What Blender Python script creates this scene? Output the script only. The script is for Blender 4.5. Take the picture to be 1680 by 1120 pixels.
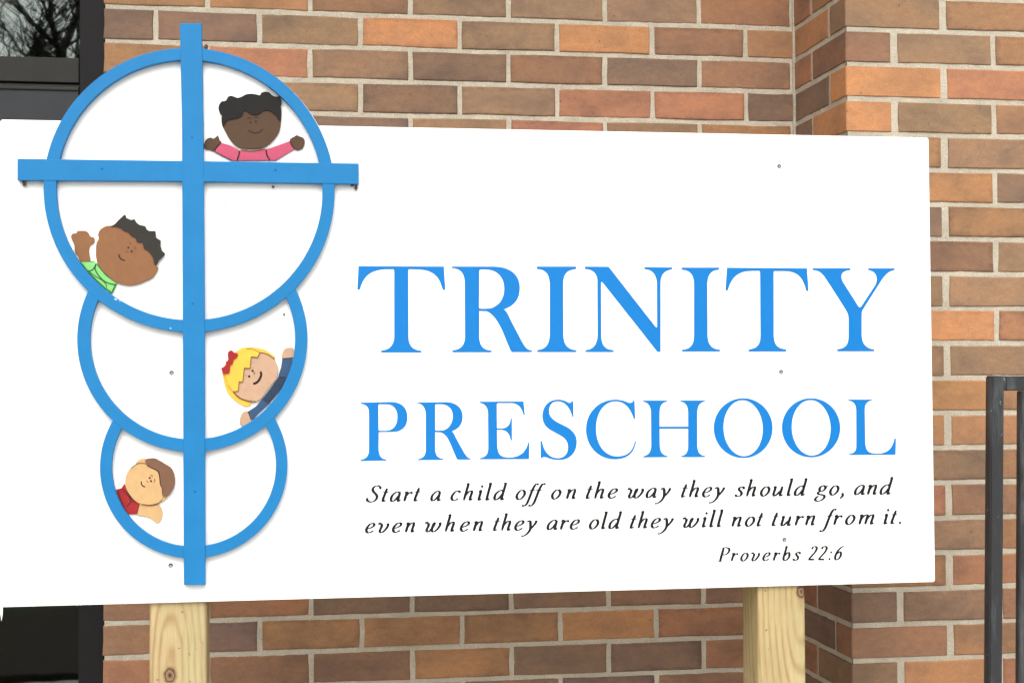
import bpy, bmesh, math, random
from mathutils import Vector, Matrix
random.seed(7)
for o in list(bpy.data.objects): bpy.data.objects.remove(o)
scn = bpy.context.scene
COL = scn.collection

# ------------------------------------------------------------------ camera
FPX = 2411.33; YAW = 0.153880; PITCH = 0.023885; ROLL = -0.005069
CAM = Vector((-1.07528, -2.98950, -0.73769))
fw = Vector((math.sin(YAW)*math.cos(PITCH), math.cos(YAW)*math.cos(PITCH), math.sin(PITCH)))
r0 = Vector((math.cos(YAW), -math.sin(YAW), 0)); u0 = r0.cross(fw)
RT = math.cos(ROLL)*r0 + math.sin(ROLL)*u0
UP = -math.sin(ROLL)*r0 + math.cos(ROLL)*u0
cd = bpy.data.cameras.new('camera'); cam = bpy.data.objects.new('camera', cd); COL.objects.link(cam)
M = Matrix((RT, UP, -fw)).transposed().to_4x4(); M.translation = CAM
cam.matrix_world = M
cd.sensor_width = 36; cd.sensor_fit = 'HORIZONTAL'; cd.lens = FPX/1680*36
cd.clip_start = 0.05; cd.clip_end = 600
scn.camera = cam

# ------------------------------------------------------------------ light: bright overcast
SUN_EL = math.radians(48); SUN_ROT = math.radians(192)
w = bpy.data.worlds.new('World'); scn.world = w; w.use_nodes = True
nt = w.node_tree; bg = nt.nodes['Background']
sky = nt.nodes.new('ShaderNodeTexSky'); sky.sky_type = 'NISHITA'; sky.sun_disc = False
sky.sun_elevation = SUN_EL; sky.sun_rotation = SUN_ROT; sky.dust_density = 5.0; sky.air_density = 1.0; sky.ozone_density = 1.0
hs = nt.nodes.new('ShaderNodeHueSaturation'); hs.inputs['Saturation'].default_value = 0.28
nt.links.new(sky.outputs[0], hs.inputs['Color']); nt.links.new(hs.outputs[0], bg.inputs['Color'])
bg.inputs['Strength'].default_value = 0.15
sd = bpy.data.lights.new('sun', 'SUN'); sun = bpy.data.objects.new('sun', sd); COL.objects.link(sun)
sd.energy = 1.35; sd.angle = math.radians(75); sd.color = (1.0, 0.965, 0.90)
sdir = Vector((math.sin(SUN_ROT)*math.cos(SUN_EL), math.cos(SUN_ROT)*math.cos(SUN_EL), math.sin(SUN_EL)))
sun.rotation_euler = sdir.to_track_quat('Z', 'Y').to_euler(); sun.location = (-4, -6, 8)
scn.view_settings.view_transform = 'Standard'; scn.view_settings.look = 'None'
scn.view_settings.exposure = 0.63; scn.view_settings.gamma = 1; scn.view_settings.use_curve_mapping = False
scn.render.engine = 'CYCLES'

# ------------------------------------------------------------------ helpers
def tag(o, label=None, cat=None, group=None, kind=None):
    if label: o['label'] = label
    if cat: o['category'] = cat
    if group: o['group'] = group
    if kind: o['kind'] = kind
    return o
def empty(name, mw, label, cat):
    o = bpy.data.objects.new(name, None); COL.objects.link(o); o.matrix_world = mw
    o.empty_display_size = 0.05
    return tag(o, label, cat)
def link(name, me, m=None, parent=None):
    if m is not None and not me.materials: me.materials.append(m)
    o = bpy.data.objects.new(name, me); COL.objects.link(o)
    if parent: o.parent = parent
    return o
def mesh(name, V, F, m, parent=None, smooth=False):
    me = bpy.data.meshes.new(name); me.from_pydata([tuple(v) for v in V], [], F); me.update()
    if smooth:
        for p in me.polygons: p.use_smooth = True
    return link(name, me, m, parent)
def boxvf(x0, x1, y0, y1, z0, z1):
    V = [(x0,y0,z0),(x1,y0,z0),(x1,y1,z0),(x0,y1,z0),(x0,y0,z1),(x1,y0,z1),(x1,y1,z1),(x0,y1,z1)]
    return V, [(0,3,2,1),(4,5,6,7),(0,1,5,4),(1,2,6,5),(2,3,7,6),(3,0,4,7)]
def bbox(name, b, m, parent=None, bev=0.0, seg=2):
    V, F = boxvf(*b)
    me = bpy.data.meshes.new(name)
    bm = bmesh.new(); vs = [bm.verts.new(v) for v in V]
    for f in F: bm.faces.new([vs[i] for i in f])
    if bev: bmesh.ops.bevel(bm, geom=list(bm.edges), offset=bev, segments=seg, affect='EDGES', profile=0.5)
    bm.to_mesh(me); bm.free()
    return link(name, me, m, parent)
class NT:
    def __init__(s, name):
        s.m = bpy.data.materials.new(name); s.m.use_nodes = True; s.t = s.m.node_tree
        s.b = s.t.nodes['Principled BSDF']
    def n(s, k, **kw):
        nd = s.t.nodes.new(k)
        for a, v in kw.items():
            if a in nd.bl_rna.properties: setattr(nd, a, v)
        return nd
    def l(s, a, b): s.t.links.new(a, b)
    def noise(s, scale, vec, detail=3, rough=.6, W=None):
        nd = s.n('ShaderNodeTexNoise')
        if W is not None: nd.noise_dimensions = '4D'; s.l(W, nd.inputs['W'])
        nd.inputs['Scale'].default_value = scale; nd.inputs['Detail'].default_value = detail; nd.inputs['Roughness'].default_value = rough
        if vec is not None: s.l(vec, nd.inputs['Vector'])
        return nd.outputs['Fac']
    def ramp(s, fac, pts):
        nd = s.n('ShaderNodeValToRGB'); e = nd.color_ramp.elements
        while len(e) < len(pts): e.new(0.5)
        for q, (p, c) in zip(e, pts):
            q.position = p; q.color = (*c, 1) if len(c) == 3 else c
        s.l(fac, nd.inputs[0]); return nd.outputs[0]
    def math(s, op, a, b=None, c=None):
        nd = s.n('ShaderNodeMath'); nd.operation = op
        for i, v in enumerate((a, b, c)):
            if v is None: continue
            if isinstance(v, (int, float)): nd.inputs[i].default_value = v
            else: s.l(v, nd.inputs[i])
        return nd.outputs[0]
    def mix(s, fac, a, b, mode='MIX'):
        nd = s.n('ShaderNodeMix'); nd.data_type = 'RGBA'; nd.blend_type = mode
        for i, v in ((0, fac), (6, a), (7, b)):
            if isinstance(v, (int, float)): nd.inputs[i].default_value = v
            elif isinstance(v, tuple): nd.inputs[i].default_value = (*v, 1)
            else: s.l(v, nd.inputs[i])
        return nd.outputs[2]
    def bump(s, h, strength=.3, dist=.001):
        nd = s.n('ShaderNodeBump'); nd.inputs['Strength'].default_value = strength; nd.inputs['Distance'].default_value = dist
        s.l(h, nd.inputs['Height']); s.l(nd.outputs[0], s.b.inputs['Normal'])
    def base(s, c):
        if isinstance(c, tuple): s.b.inputs['Base Color'].default_value = (*c, 1)
        else: s.l(c, s.b.inputs['Base Color'])
    def obj(s): return s.n('ShaderNodeTexCoord').outputs['Object']
def paint(name, c, rough=.5, var=.06, nscale=40, bump=.08, spec=.5):
    N = NT(name); v = N.obj()
    n1 = N.noise(nscale, v, 4); n2 = N.noise(nscale*14, v, 2)
    g = N.ramp(n1, [(.25, (1-var,)*3), (.75, (1+var*.6,)*3)])
    N.base(N.mix(1.0, tuple(c), g, 'MULTIPLY'))
    N.b.inputs['Roughness'].default_value = rough; N.b.inputs['Specular IOR Level'].default_value = spec
    if bump: N.bump(n2, bump, .0004)
    return N.m

# ------------------------------------------------------------------ materials
def brick_mat(name, from_attr):
    N = NT(name); v = N.obj()
    if from_attr:
        a = N.n('ShaderNodeAttribute'); a.attribute_name = 'brick_colour'; c0 = a.outputs['Color']
        W = N.math('MULTIPLY', a.outputs['Alpha'], 50.0)
    else:
        oi = N.n('ShaderNodeObjectInfo'); c0 = oi.outputs['Color']; W = N.math('MULTIPLY', oi.outputs['Random'], 60.0)
    mp = N.n('ShaderNodeMapping'); N.l(v, mp.inputs[0]); mp.inputs['Scale'].default_value = (1, 1, 1.7)
    big = N.noise(9, mp.outputs[0], 2, .5, W)
    mid = N.noise(55, mp.outputs[0], 5, .65, W)
    fine = N.noise(520, v, 3, .7, W)
    c = N.mix(1.0, c0, N.ramp(big, [(.3, (.74, .76, .82)), (.5, (1, 1, 1)), (.72, (1.18, 1.10, 1.0))]), 'MULTIPLY')
    c = N.mix(1.0, c, N.ramp(mid, [(.3, (.86, .85, .86)), (.7, (1.10, 1.09, 1.06))]), 'MULTIPLY')
    c = N.mix(1.0, c, N.ramp(fine, [(.3, (.80, .80, .80)), (.7, (1.16, 1.16, 1.16))]), 'MULTIPLY')
    sp = N.noise(170, v, 1, .5, W); spm = N.ramp(sp, [(.715, (0, 0, 0)), (.75, (1, 1, 1))])
    bigm = N.ramp(N.noise(13, v, 2, .5, N.math('ADD', W, 9.0)), [(.42, (0, 0, 0)), (.6, (1, 1, 1))])
    c = N.mix(N.math('MULTIPLY', N.math('MULTIPLY', spm, bigm), .75), c, (.045, .035, .04))
    if not from_attr:   # kiln-flashed dark ends on some bricks
        sg = N.n('ShaderNodeSeparateXYZ'); N.l(N.n('ShaderNodeTexCoord').outputs['Generated'], sg.inputs[0])
        ed = N.math('MINIMUM', sg.outputs[0], N.math('SUBTRACT', 1.0, sg.outputs[0]))
        ez = N.math('MULTIPLY', N.math('MINIMUM', sg.outputs[2], N.math('SUBTRACT', 1.0, sg.outputs[2])), .45)
        ed = N.math('ADD', N.math('MINIMUM', ed, ez), N.math('MULTIPLY', N.math('SUBTRACT', mid, .5), .16))
        em = N.ramp(ed, [(.0, (1, 1, 1)), (.07, (0, 0, 0))])
        gate = N.ramp(N.math('FRACT', N.math('MULTIPLY', W, 3.7)), [(.45, (0, 0, 0)), (.75, (1, 1, 1))])
        c = N.mix(N.math('MULTIPLY', N.math('MULTIPLY', em, gate), .38), c, N.mix(1, c, (.42, .42, .50), 'MULTIPLY'))
    N.base(c); N.b.inputs['Roughness'].default_value = .82; N.b.inputs['Specular IOR Level'].default_value = .3
    h = N.math('ADD', N.math('MULTIPLY', mid, 1.0), N.math('MULTIPLY', fine, .6))
    N.bump(h, .55, .0012)
    return N.m
M_BRICK = brick_mat('fired_brick', False); M_BRICKS = brick_mat('fired_brick_far', True)
N = NT('mortar'); v = N.obj()
c = N.ramp(N.noise(14, v, 4), [(.3, (.41, .37, .30)), (.7, (.54, .495, .405))])
c = N.mix(1, c, N.ramp(N.noise(420, v, 3, .7), [(.30, (.68, .68, .68)), (.66, (1.18, 1.16, 1.12))]), 'MULTIPLY')
N.base(c); N.b.inputs['Roughness'].default_value = .95; N.b.inputs['Specular IOR Level'].default_value = .2
N.bump(N.math('ADD', N.noise(300, v, 4, .7), N.noise(60, v, 3)), .9, .0026); M_MORTAR = N.m

N = NT('white_panel'); v = N.obj()
c = N.ramp(N.noise(3.2, v, 4, .6), [(.3, (.80, .80, .77)), (.6, (.86, .86, .85))])
sm = N.ramp(N.noise(26, v, 5, .75), [(.69, (0, 0, 0)), (.80, (1, 1, 1))])
c = N.mix(N.math('MULTIPLY', sm, .8), c, (.50, .48, .41))
N.base(c); N.b.inputs['Roughness'].default_value = .38
N.bump(N.noise(900, v, 2), .05, .0003); M_WHITE = N.m
M_BLUE = paint('blue_board_paint', (.009, .158, .38), .5, .08, 22, .16, .22)
M_DENT = paint('grimy_blue_paint', (.012, .085, .20), .7, .3, 200, 0, .1)
M_VINYL = paint('blue_vinyl', (.003, .152, .45), .5, .03, 60, .03, .2)
M_INK = paint('black_print', (.010, .010, .014), .6, .05, 80, 0, .15)
M_DARKM = paint('dark_bronze_metal', (.011, .0108, .0115), .55, .12, 20, .06, .12)
M_SASH = paint('weathered_sash_metal', (.022, .022, .020), .6, .16, 16, .08, .2)
M_TRANS = paint('grey_transom_metal', (.030, .033, .037), .65, .16, 14, .08, .25)
M_RAIL = paint('black_rail_paint', (.034, .035, .039), .34, .45, 22, .3, .45)
_N = NT('rubbed_rail_paint'); _v = _N.obj(); _mp = _N.n('ShaderNodeMapping'); _N.l(_v, _mp.inputs[0]); _mp.inputs['Scale'].default_value = (1, 1, .16); _mp.inputs['Rotation'].default_value = (0, math.radians(12), 0)
_st = _N.ramp(_N.noise(42, _mp.outputs[0], 5, .7), [(.46, (0, 0, 0)), (.72, (1, 1, 1))])
_c = _N.mix(_N.math('MULTIPLY', _st, .75), (.026, .027, .030), (.105, .115, .12))
_ch = _N.ramp(_N.noise(95, _v, 2), [(.735, (0, 0, 0)), (.76, (1, 1, 1))])
_N.base(_N.mix(_N.math('MULTIPLY', _ch, .6), _c, (.34, .34, .33)))
_N.b.inputs['Roughness'].default_value = .36; _N.b.inputs['Specular IOR Level'].default_value = .4; _N.bump(_N.noise(130, _v, 4), .35, .0008); M_RAIL = _N.m
M_SCREW = paint('dull_screw_steel', (.30, .28, .26), .5, .1, 200, 0)
M_HOLE = paint('recess_shade_paint', (.05, .045, .04), .9, .1, 200, 0)  # dark colour painted in for the shade of screw holes and sash gap
M_MUD = paint('mud_clump', (.10, .065, .045), .95, .3, 300, .8)
SKIN = {}
def flat(name, c, r=.5): return paint(name, c, max(r, .65), .09, 90, .14, .14)
M_SKIN1 = flat('deep_brown_skin_paint', (.080, .047, .029)); M_SKIN2 = flat('brown_skin_paint', (.22, .104, .050))
M_SKIN3 = flat('pale_skin_paint', (.44, .285, .19)); M_SKIN4 = flat('light_skin_paint', (.50, .32, .15))
M_HAIR1 = flat('black_hair_paint', (.016, .015, .015), .7); M_HAIR2 = flat('charcoal_hair_paint', (.032, .030, .027), .7)
M_YEL = flat('yellow_hair_paint', (.72, .41, .06)); M_HAIR4 = flat('brown_hair_paint', (.16, .082, .052))
M_PINK = flat('pink_shirt_paint', (.44, .078, .135)); M_GREEN = flat('green_shirt_paint', (.20, .50, .16))
M_DENIM = flat('denim_shirt_paint', (.035, .075, .145)); M_DENIM2 = flat('dark_denim_paint', (.025, .042, .07)); M_RED = flat('red_paint', (.29, .020, .022))
M_LINE = flat('dark_outline_paint', (.03, .015, .015)); M_LGREEN = flat('dark_green_line_paint', (.02, .11, .03)); M_CHIP = flat('bare_primer', (.42, .50, .60))
M_BLINE = flat('brown_line_paint', (.14, .055, .025))

def wood(name, kx, kz, kx2, kz2, tint=(1, 1, 1)):
    N = NT(name); v = N.obj()
    sx = N.n('ShaderNodeSeparateXYZ'); N.l(v, sx.inputs[0]); X, Y, Z = sx.outputs
    wob = N.math('MULTIPLY', N.math('SUBTRACT', N.noise(5, v, 3), .5), .022)
    mp = N.n('ShaderNodeMapping'); N.l(v, mp.inputs[0]); mp.inputs['Scale'].default_value = (1, 1, .07)
    def dist(ax, az, st):
        a = N.math('ADD', N.math('SUBTRACT', X, ax), N.math('MULTIPLY', wob, .5)); b = N.math('MULTIPLY', N.math('SUBTRACT', Z, az), st)
        q = N.math('ADD', N.math('MULTIPLY', a, a), N.math('MULTIPLY', b, b))
        return N.math('SQRT', N.math('ADD', q, N.math('MULTIPLY', Y, Y)))
    d = dist(kx, kz, .20)
    d2 = dist(kx2, kz2, .20)
    dd = N.math('SMOOTH_MIN', d, d2, .02)
    ph = N.math('ADD', N.math('MULTIPLY', dd, 640.0), N.math('ADD', N.math('MULTIPLY', wob, 260.0), N.math('MULTIPLY', N.noise(38, mp.outputs[0], 4, .7), 5.0)))
    ring = N.math('ADD', N.math('MULTIPLY', N.math('SINE', ph), .5), .5)
    rm = N.math('MULTIPLY', N.math('POWER', ring, 3.0), N.ramp(N.noise(11, v, 2), [(.3, (.35,)*3), (.55, (1,)*3)]))
    fib = N.noise(330, mp.outputs[0], 4, .7)
    c = N.ramp(N.noise(7, v, 3), [(.3, (.36, .275, .140)), (.7, (.455, .36, .195))])
    c = N.mix(N.math('MULTIPLY', rm, .52), c, (.24, .115, .045))
    c = N.mix(1, c, N.ramp(fib, [(.3, (.86, .84, .80)), (.7, (1.08, 1.08, 1.07))]), 'MULTIPLY')
    gm = N.ramp(N.noise(16, mp.outputs[0], 3), [(.5, (0, 0, 0)), (.75, (1, 1, 1))])
    c = N.mix(N.math('MULTIPLY', gm, .3), c, (.34, .37, .20))
    def knot(ax, az):
        a = N.math('SUBTRACT', X, ax); b = N.math('MULTIPLY', N.math('SUBTRACT', Z, az), .75)
        q = N.math('SQRT', N.math('ADD', N.math('MULTIPLY', a, a), N.math('MULTIPLY', b, b)))
        q = N.math('ADD', q, N.math('ADD', N.math('MULTIPLY', wob, .35), N.math('MULTIPLY', N.math('SUBTRACT', N.noise(150, v, 3), .5), .006)))
        return q
    for (ax, az) in ((kx, kz), (kx2, kz2)):
        q = knot(ax, az)
        mr = N.n('ShaderNodeMapRange'); N.l(q, mr.inputs[0]); mr.inputs[1].default_value = .0; mr.inputs[2].default_value = .0135
        kc = N.ramp(mr.outputs[0], [(0, (.03, .018, .012)), (.14, (.16, .085, .045)), (.34, (.26, .155, .075)), (.48, (.05, .03, .018)), (.6, (.20, .12, .06)), (1, (.36, .26, .12))])
        km = N.ramp(mr.outputs[0], [(.55, (1, 1, 1)), (.95, (0, 0, 0))])
        c = N.mix(km, c, kc)
    pin = N.ramp(N.noise(120, v, 1), [(.74, (0, 0, 0)), (.78, (1, 1, 1))])
    c = N.mix(N.math('MULTIPLY', pin, .7), c, (.12, .07, .03))
    N.base(N.mix(1, c, tuple(tint), 'MULTIPLY')); N.b.inputs['Roughness'].default_value = .75; N.b.inputs['Specular IOR Level'].default_value = .3
    N.bump(N.math('ADD', fib, N.math('MULTIPLY', ring, .3)), .35, .0008)
    return N.m

# ------------------------------------------------------------------ ground
GZ = -2.30
N = NT('lawn'); v = N.obj()
N.base(N.ramp(N.noise(1.5, v, 8, .7), [(.3, (.045, .07, .022)), (.7, (.10, .12, .045))])); N.b.inputs['Roughness'].default_value = .95
N.bump(N.noise(60, v, 4), .8, .03); M_LAWN = N.m
N = NT('concrete_walk'); v = N.obj()
N.base(N.ramp(N.noise(4, v, 8, .7), [(.3, (.50, .49, .46)), (.7, (.62, .60, .56))])); N.b.inputs['Roughness'].default_value = .9
N.bump(N.noise(180, v, 4), .5, .002); M_CONC = N.m
N = NT('mulch'); v = N.obj()
N.base(N.ramp(N.noise(30, v, 6, .8), [(.3, (.02, .014, .01)), (.7, (.09, .06, .04))])); N.b.inputs['Roughness'].default_value = 1
N.bump(N.noise(50, v, 5), 1, .03); M_MULCH = N.m
g = mesh('lawn', [(-150, -200, GZ-.02), (150, -200, GZ-.02), (150, 60, GZ-.02), (-150, 60, GZ-.02)], [(0, 1, 2, 3)], M_LAWN)
tag(g, kind='structure')
sub = bbox('path_base', (-9, 6, -4.9, -.29, GZ-.12, GZ-.012), M_MORTAR); tag(sub, kind='structure')
walk = empty('pavement', Matrix.Translation((0, -2, GZ)), None, None); tag(walk, kind='structure')
for i in range(-6, 4):
    for j in range(3):
        x0 = i*1.5; y1 = -.30-j*1.52
        s = bbox('slab', (x0+.006, x0+1.494, y1-1.508+2, y1+2, -.11, random.uniform(-.002, .002)), M_CONC, walk, .006, 1)
bed = bbox('mulch_bed', (-9, 6, -7.2, -4.9, GZ-.1, GZ+.03), M_MULCH, None, .02, 2); tag(bed, kind='structure')

# ------------------------------------------------------------------ brick building
DEP = 0.2902; HC = 0.0677; PB = 0.2035; JT = 0.0095; XL = -1.428
bld = empty('brick_building', Matrix.Translation((0, 0, GZ)), 'brown and orange brick building behind the white sign with dark window at left', 'building')
PAL = {'O': (.47, .222, .100), 'o': (.37, .188, .088), 'R': (.37, .162, .094), 'r': (.30, .145, .082), 'B': (.235, .130, .080), 'D': (.180, .116, .082),
       'M': (.290, .158, .080), 'T': (.235, .148, .090), 't': (.262, .162, .096), 'P': (.155, .102, .085)}
def bcol(ch):
    c = tuple(.86*p+.14*q for p, q in zip(PAL[ch], (.245, .145, .083))); k = random.uniform(.93, 1.07)
    return (c[0]*k*random.uniform(.97, 1.03), c[1]*k, c[2]*k*random.uniform(.95, 1.05), 1)
def rnd_ch(): return random.choice('BBDDTTTMMMMtBorPRO')
REC = {-2: 'TBMDTRMBT', -1: 'oMBTTtrT', 0: 'MBOTOTDDT', 1: 'DBDTRM', 2: 'DRrTDt', 3: 'MTRTDB',
       17: 'RBBDDDMB', 18: 'rrMMoMPB', 19: 'rBDoBBrM'}
# right-to-left from the inner corner
REC[-1] = 'rtTTBoMT'; REC[0] = 'MBOTOTDD'; REC[1] = 'BDBDTRMT'; REC[2] = 'DRRTDtBT'; REC[3] = 'MTRTDBMT'
REC[17] = 'BBDDDrBM'; REC[18] = 'oroMoMPB'; REC[19] = 'rDDoBBrM'
FRT = {-1: 'MTB', 0: 'TMB', 1: 'BTM', 2: 'ORM', 3: 'OTM', 4: 'MtB', 5: 'MoD', 6: 'DMt', 7: 'TBt', 8: 'Ttr', 9: 'MOr', 10: 'TTB', 11: 'BoM', 12: 'MMo',
       13: 'BTM', 14: 'RBM', 15: 'DTM', 16: 'MrB', 17: 'DTB', 18: 'BMM', 19: 'TorM', 20: 'BMT'}
RET = {-1: 'rM', 0: 'oM', 1: 'rB', 2: 'DB', 3: 'Dr', 17: 'rD', 18: 'DD', 19: 'rB'}  # inner piece, corner piece(not used)
def zc(k): return -k*HC
stuffV, stuffF, stuffC = [], [], []
def brick_geo(L, Hh, D, flipx=False):
    """irregular brick, local: x 0..L, y 0(front)..D(back), z 0..H"""
    xs = [0, L*.33+random.uniform(-.01, .01), L*.68+random.uniform(-.01, .01), L] if L > .12 else [0, L*.5, L]
    j = lambda a=.0010: random.uniform(-a, a)
    out = []
    for x in xs: out.append((x+j(), j()))
    out.append((L+j(), Hh*.5+j()))
    for x in reversed(xs): out.append((x+j(), Hh+j()))
    out.append((j(), Hh*.5+j()))
    n = len(out); cx, cz = L/2, Hh/2
    def inset(p, a): return (p[0]+(a if p[0] < cx-L*.45 else (-a if p[0] > cx+L*.45 else 0)), p[1]+(a if p[1] < cz*.5 else (-a if p[1] > cz*1.5 else 0)))
    fy = random.uniform(-.0010, .0008)
    V = [(x, D, z) for x, z in out] + [(x, .0022, z) for x, z in out] + [(*[inset(p, .0012)[0]], .0006+fy, inset(p, .0012)[1]) for p in out] + [(inset(p, .0028)[0], fy, inset(p, .0028)[1]) for p in out]
    F = []
    for a in range(3):
        for i in range(n):
            k = (i+1) % n; F.append((a*n+i, a*n+k, (a+1)*n+k, (a+1)*n+i))
    F.append(tuple(range(3*n, 4*n)))
    return V, F
def place(V, mw): return [mw @ Vector(v) for v in V]
nb = 0
def brick(x0, x1, z0, z1, wall, ch, single):
    """wall 'r': plane y=0 ; 'f': plane y=-DEP ; 't': return wall x=0, x0..x1 = s distance from inner corner"""
    global nb
    V, F = brick_geo(x1-x0, z1-z0, .05)
    if wall == 'r': mw = Matrix.Translation((x0, 0, z0))
    elif wall == 'f': mw = Matrix.Translation((x0, -DEP, z0))
    else: mw = Matrix.Translation((0, -x0, z0)) @ Matrix.Rotation(-math.pi/2, 4, 'Z')
    c = bcol(ch)
    if single:
        o = mesh('brick', V, F, M_BRICK, bld)
        o.matrix_local = Matrix.Translation((0, 0, -GZ)) @ mw; o.color = c
        for p in o.data.polygons: p.use_smooth = False
        nb += 1
    else:
        b = len(stuffV); stuffV.extend(place(V, mw)); stuffF.extend([tuple(i+b for i in f) for f in F]); stuffC.extend([(*c[:3], random.random())]*len(V))
def corner_brick(k, z0, z1, ch, single):
    """L-faced brick at the outer corner; its two visible faces in one box"""
    fl = PB-JT if k % 2 == 0 else .1017-JT      # length along the front wall
    rl = DEP-.2035-JT*.5 if k % 2 == 0 else DEP-.1055-JT*.5
    j = lambda: random.uniform(-.0006, .0006)
    c = bcol(ch); me = bpy.data.meshes.new('brick'); bm = bmesh.new()
    V, F = boxvf(0, fl-j(), -DEP, -DEP+rl, z0+j(), z1+j())
    vs = [bm.verts.new(q) for q in V]
    for f in F: bm.faces.new([vs[i] for i in f])
    bmesh.ops.bevel(bm, geom=list(bm.edges), offset=.0013, segments=2, affect='EDGES')
    if single:
        bm.to_mesh(me); o = link('brick', me, M_BRICK, bld); o.location = (0, 0, -GZ); o.color = c
    else:
        bm.verts.index_update(); b = len(stuffV); stuffV.extend([v.co.copy() for v in bm.verts]); stuffF.extend([tuple(v.index+b for v in f.verts) for f in bm.faces]); stuffC.extend([(*c[:3], random.random())]*len(bm.verts))
    bm.free()
KTOP, KBOT = -18, 33
for k in range(KTOP, KBOT+1):
    z1 = zc(k)-JT/2; z0 = zc(k+1)+JT/2
    if z0 < GZ: break
    one = -1 <= k <= 20
    # recessed wall, from the inner corner leftwards
    seq = REC.get(k, ''); xr = -.001 if k % 2 == 0 else -.0085
    first = -.1066 if k % 2 == 0 else -.2085
    edges = [xr]; x = first
    while x-PB > XL-.02: edges.append(x); x -= PB
    edges.append(x) if x > XL+.03 else None
    for i in range(len(edges)):
        x1 = edges[i] if i == 0 else edges[i]-JT/2
        x0 = edges[i+1]+JT/2 if i+1 < len(edges) else XL
        dj = random.uniform(-.0012, .0012)
        brick(x0, x1, z0+random.uniform(-.0006, .0006), z1+random.uniform(-.0006, .0006), 'r', seq[i] if i < len(seq) else rnd_ch(), one)
    # return wall
    rs = RET.get(k, rnd_ch())
    if k % 2 == 0: brick(.0055, .2035-JT/2, z0, z1, 't', rs[0], one)
    else: brick(.0015, .1055-JT/2, z0, z1, 't', rs[0], one)
    # corner + front wall
    fs = FRT.get(k, rnd_ch()+rnd_ch()+rnd_ch())
    corner_brick(k, z0, z1, fs[0], one)
    x = PB if k % 2 == 0 else .1017
    i = 1
    while x < 1.75:
        brick(x+JT*.1+JT*.4, x+PB-JT/2, z0+random.uniform(-.0006, .0006), z1+random.uniform(-.0006, .0006), 'f', fs[i] if i < len(fs) else rnd_ch(), one and x < .40)
        x += PB+.0006; i += 1
XR = 1.80
# pier left of the window (outside the picture)
for k in range(KTOP, KBOT+1):
    z1 = zc(k)-JT/2; z0 = zc(k+1)+JT/2
    if z0 < GZ: break
    x = -3.30 - (0 if k % 2 == 0 else .1017)
    while x > -4.6:
        brick(x-PB+JT, x, z0, z1, 'r', rnd_ch(), False); x -= PB
    if k % 2: brick(-3.30-.1017+JT, -3.30, z0, z1, 'r', rnd_ch(), False)
me = bpy.data.meshes.new('brick_course'); me.from_pydata([tuple(v) for v in stuffV], [], stuffF); me.update()
at = me.color_attributes.new('brick_colour', 'FLOAT_COLOR', 'POINT')
for i, c in enumerate(stuffC): at.data[i].color = c
o = link('brick_course', me, M_BRICKS, bld); o.location = (0, 0, -GZ); tag(o, kind='stuff')
# mortar bodies, recessed 3 mm behind the brick faces, lightly uneven
def slab(name, x0, x1, z0, z1, yf, depth, axis):
    nx = max(2, int((x1-x0)/.012)); nz = int((z1-z0)/.02)
    V = []; F = []
    for iz in range(nz+1):
        for ix in range(nx+1):
            a = x0+(x1-x0)*ix/nx; z = z0+(z1-z0)*iz/nz; d = random.uniform(-.0005, .0007)
            V.append((a, yf+d, z) if axis == 'y' else (yf-d, a, z))
    W = nx+1
    for iz in range(nz):
        for ix in range(nx):
            q = (iz*W+ix, iz*W+ix+1, (iz+1)*W+ix+1, (iz+1)*W+ix); F.append(q)
    return V, F
ztop, zbot = zc(KTOP)+.004, GZ
V, F = slab('m', XL+.003, 0, zbot, ztop, .0019, .2, 'y')
def addvf(V, F, V2, F2):
    b = len(V); V.extend(V2); F.extend([tuple(i+b for i in f) for f in F2])
V2, F2 = slab('m', .003, XR, zbot, ztop, -DEP+.0019, .2, 'y'); addvf(V, F, V2, F2)
V2, F2 = slab('m', -DEP+.003, .0019, zbot, ztop, .0019, .2, 'x'); addvf(V, F, V2, F2)
for b in ((XL+.003, .25, .008, .30, zbot, ztop), (.006, XR, -DEP+.008, .006, zbot, ztop)):
    V2, F2 = boxvf(*b); addvf(V, F, V2, F2)
V2, F2 = boxvf(-.0034, .0045, -.0034, .0045, zbot, ztop); addvf(V, F, V2, F2)
o = mesh('mortar', V, F, M_MORTAR, bld); o.location = (0, 0, -GZ)
V, F = slab('m', -4.6, -3.303, zbot, ztop, .0019, .2, 'y'); V2, F2 = boxvf(-4.6, -3.303, .008, .30, zbot, ztop); addvf(V, F, V2, F2)
o = mesh('mortar', V, F, M_MORTAR, bld); o.location = (0, 0, -GZ)
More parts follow.
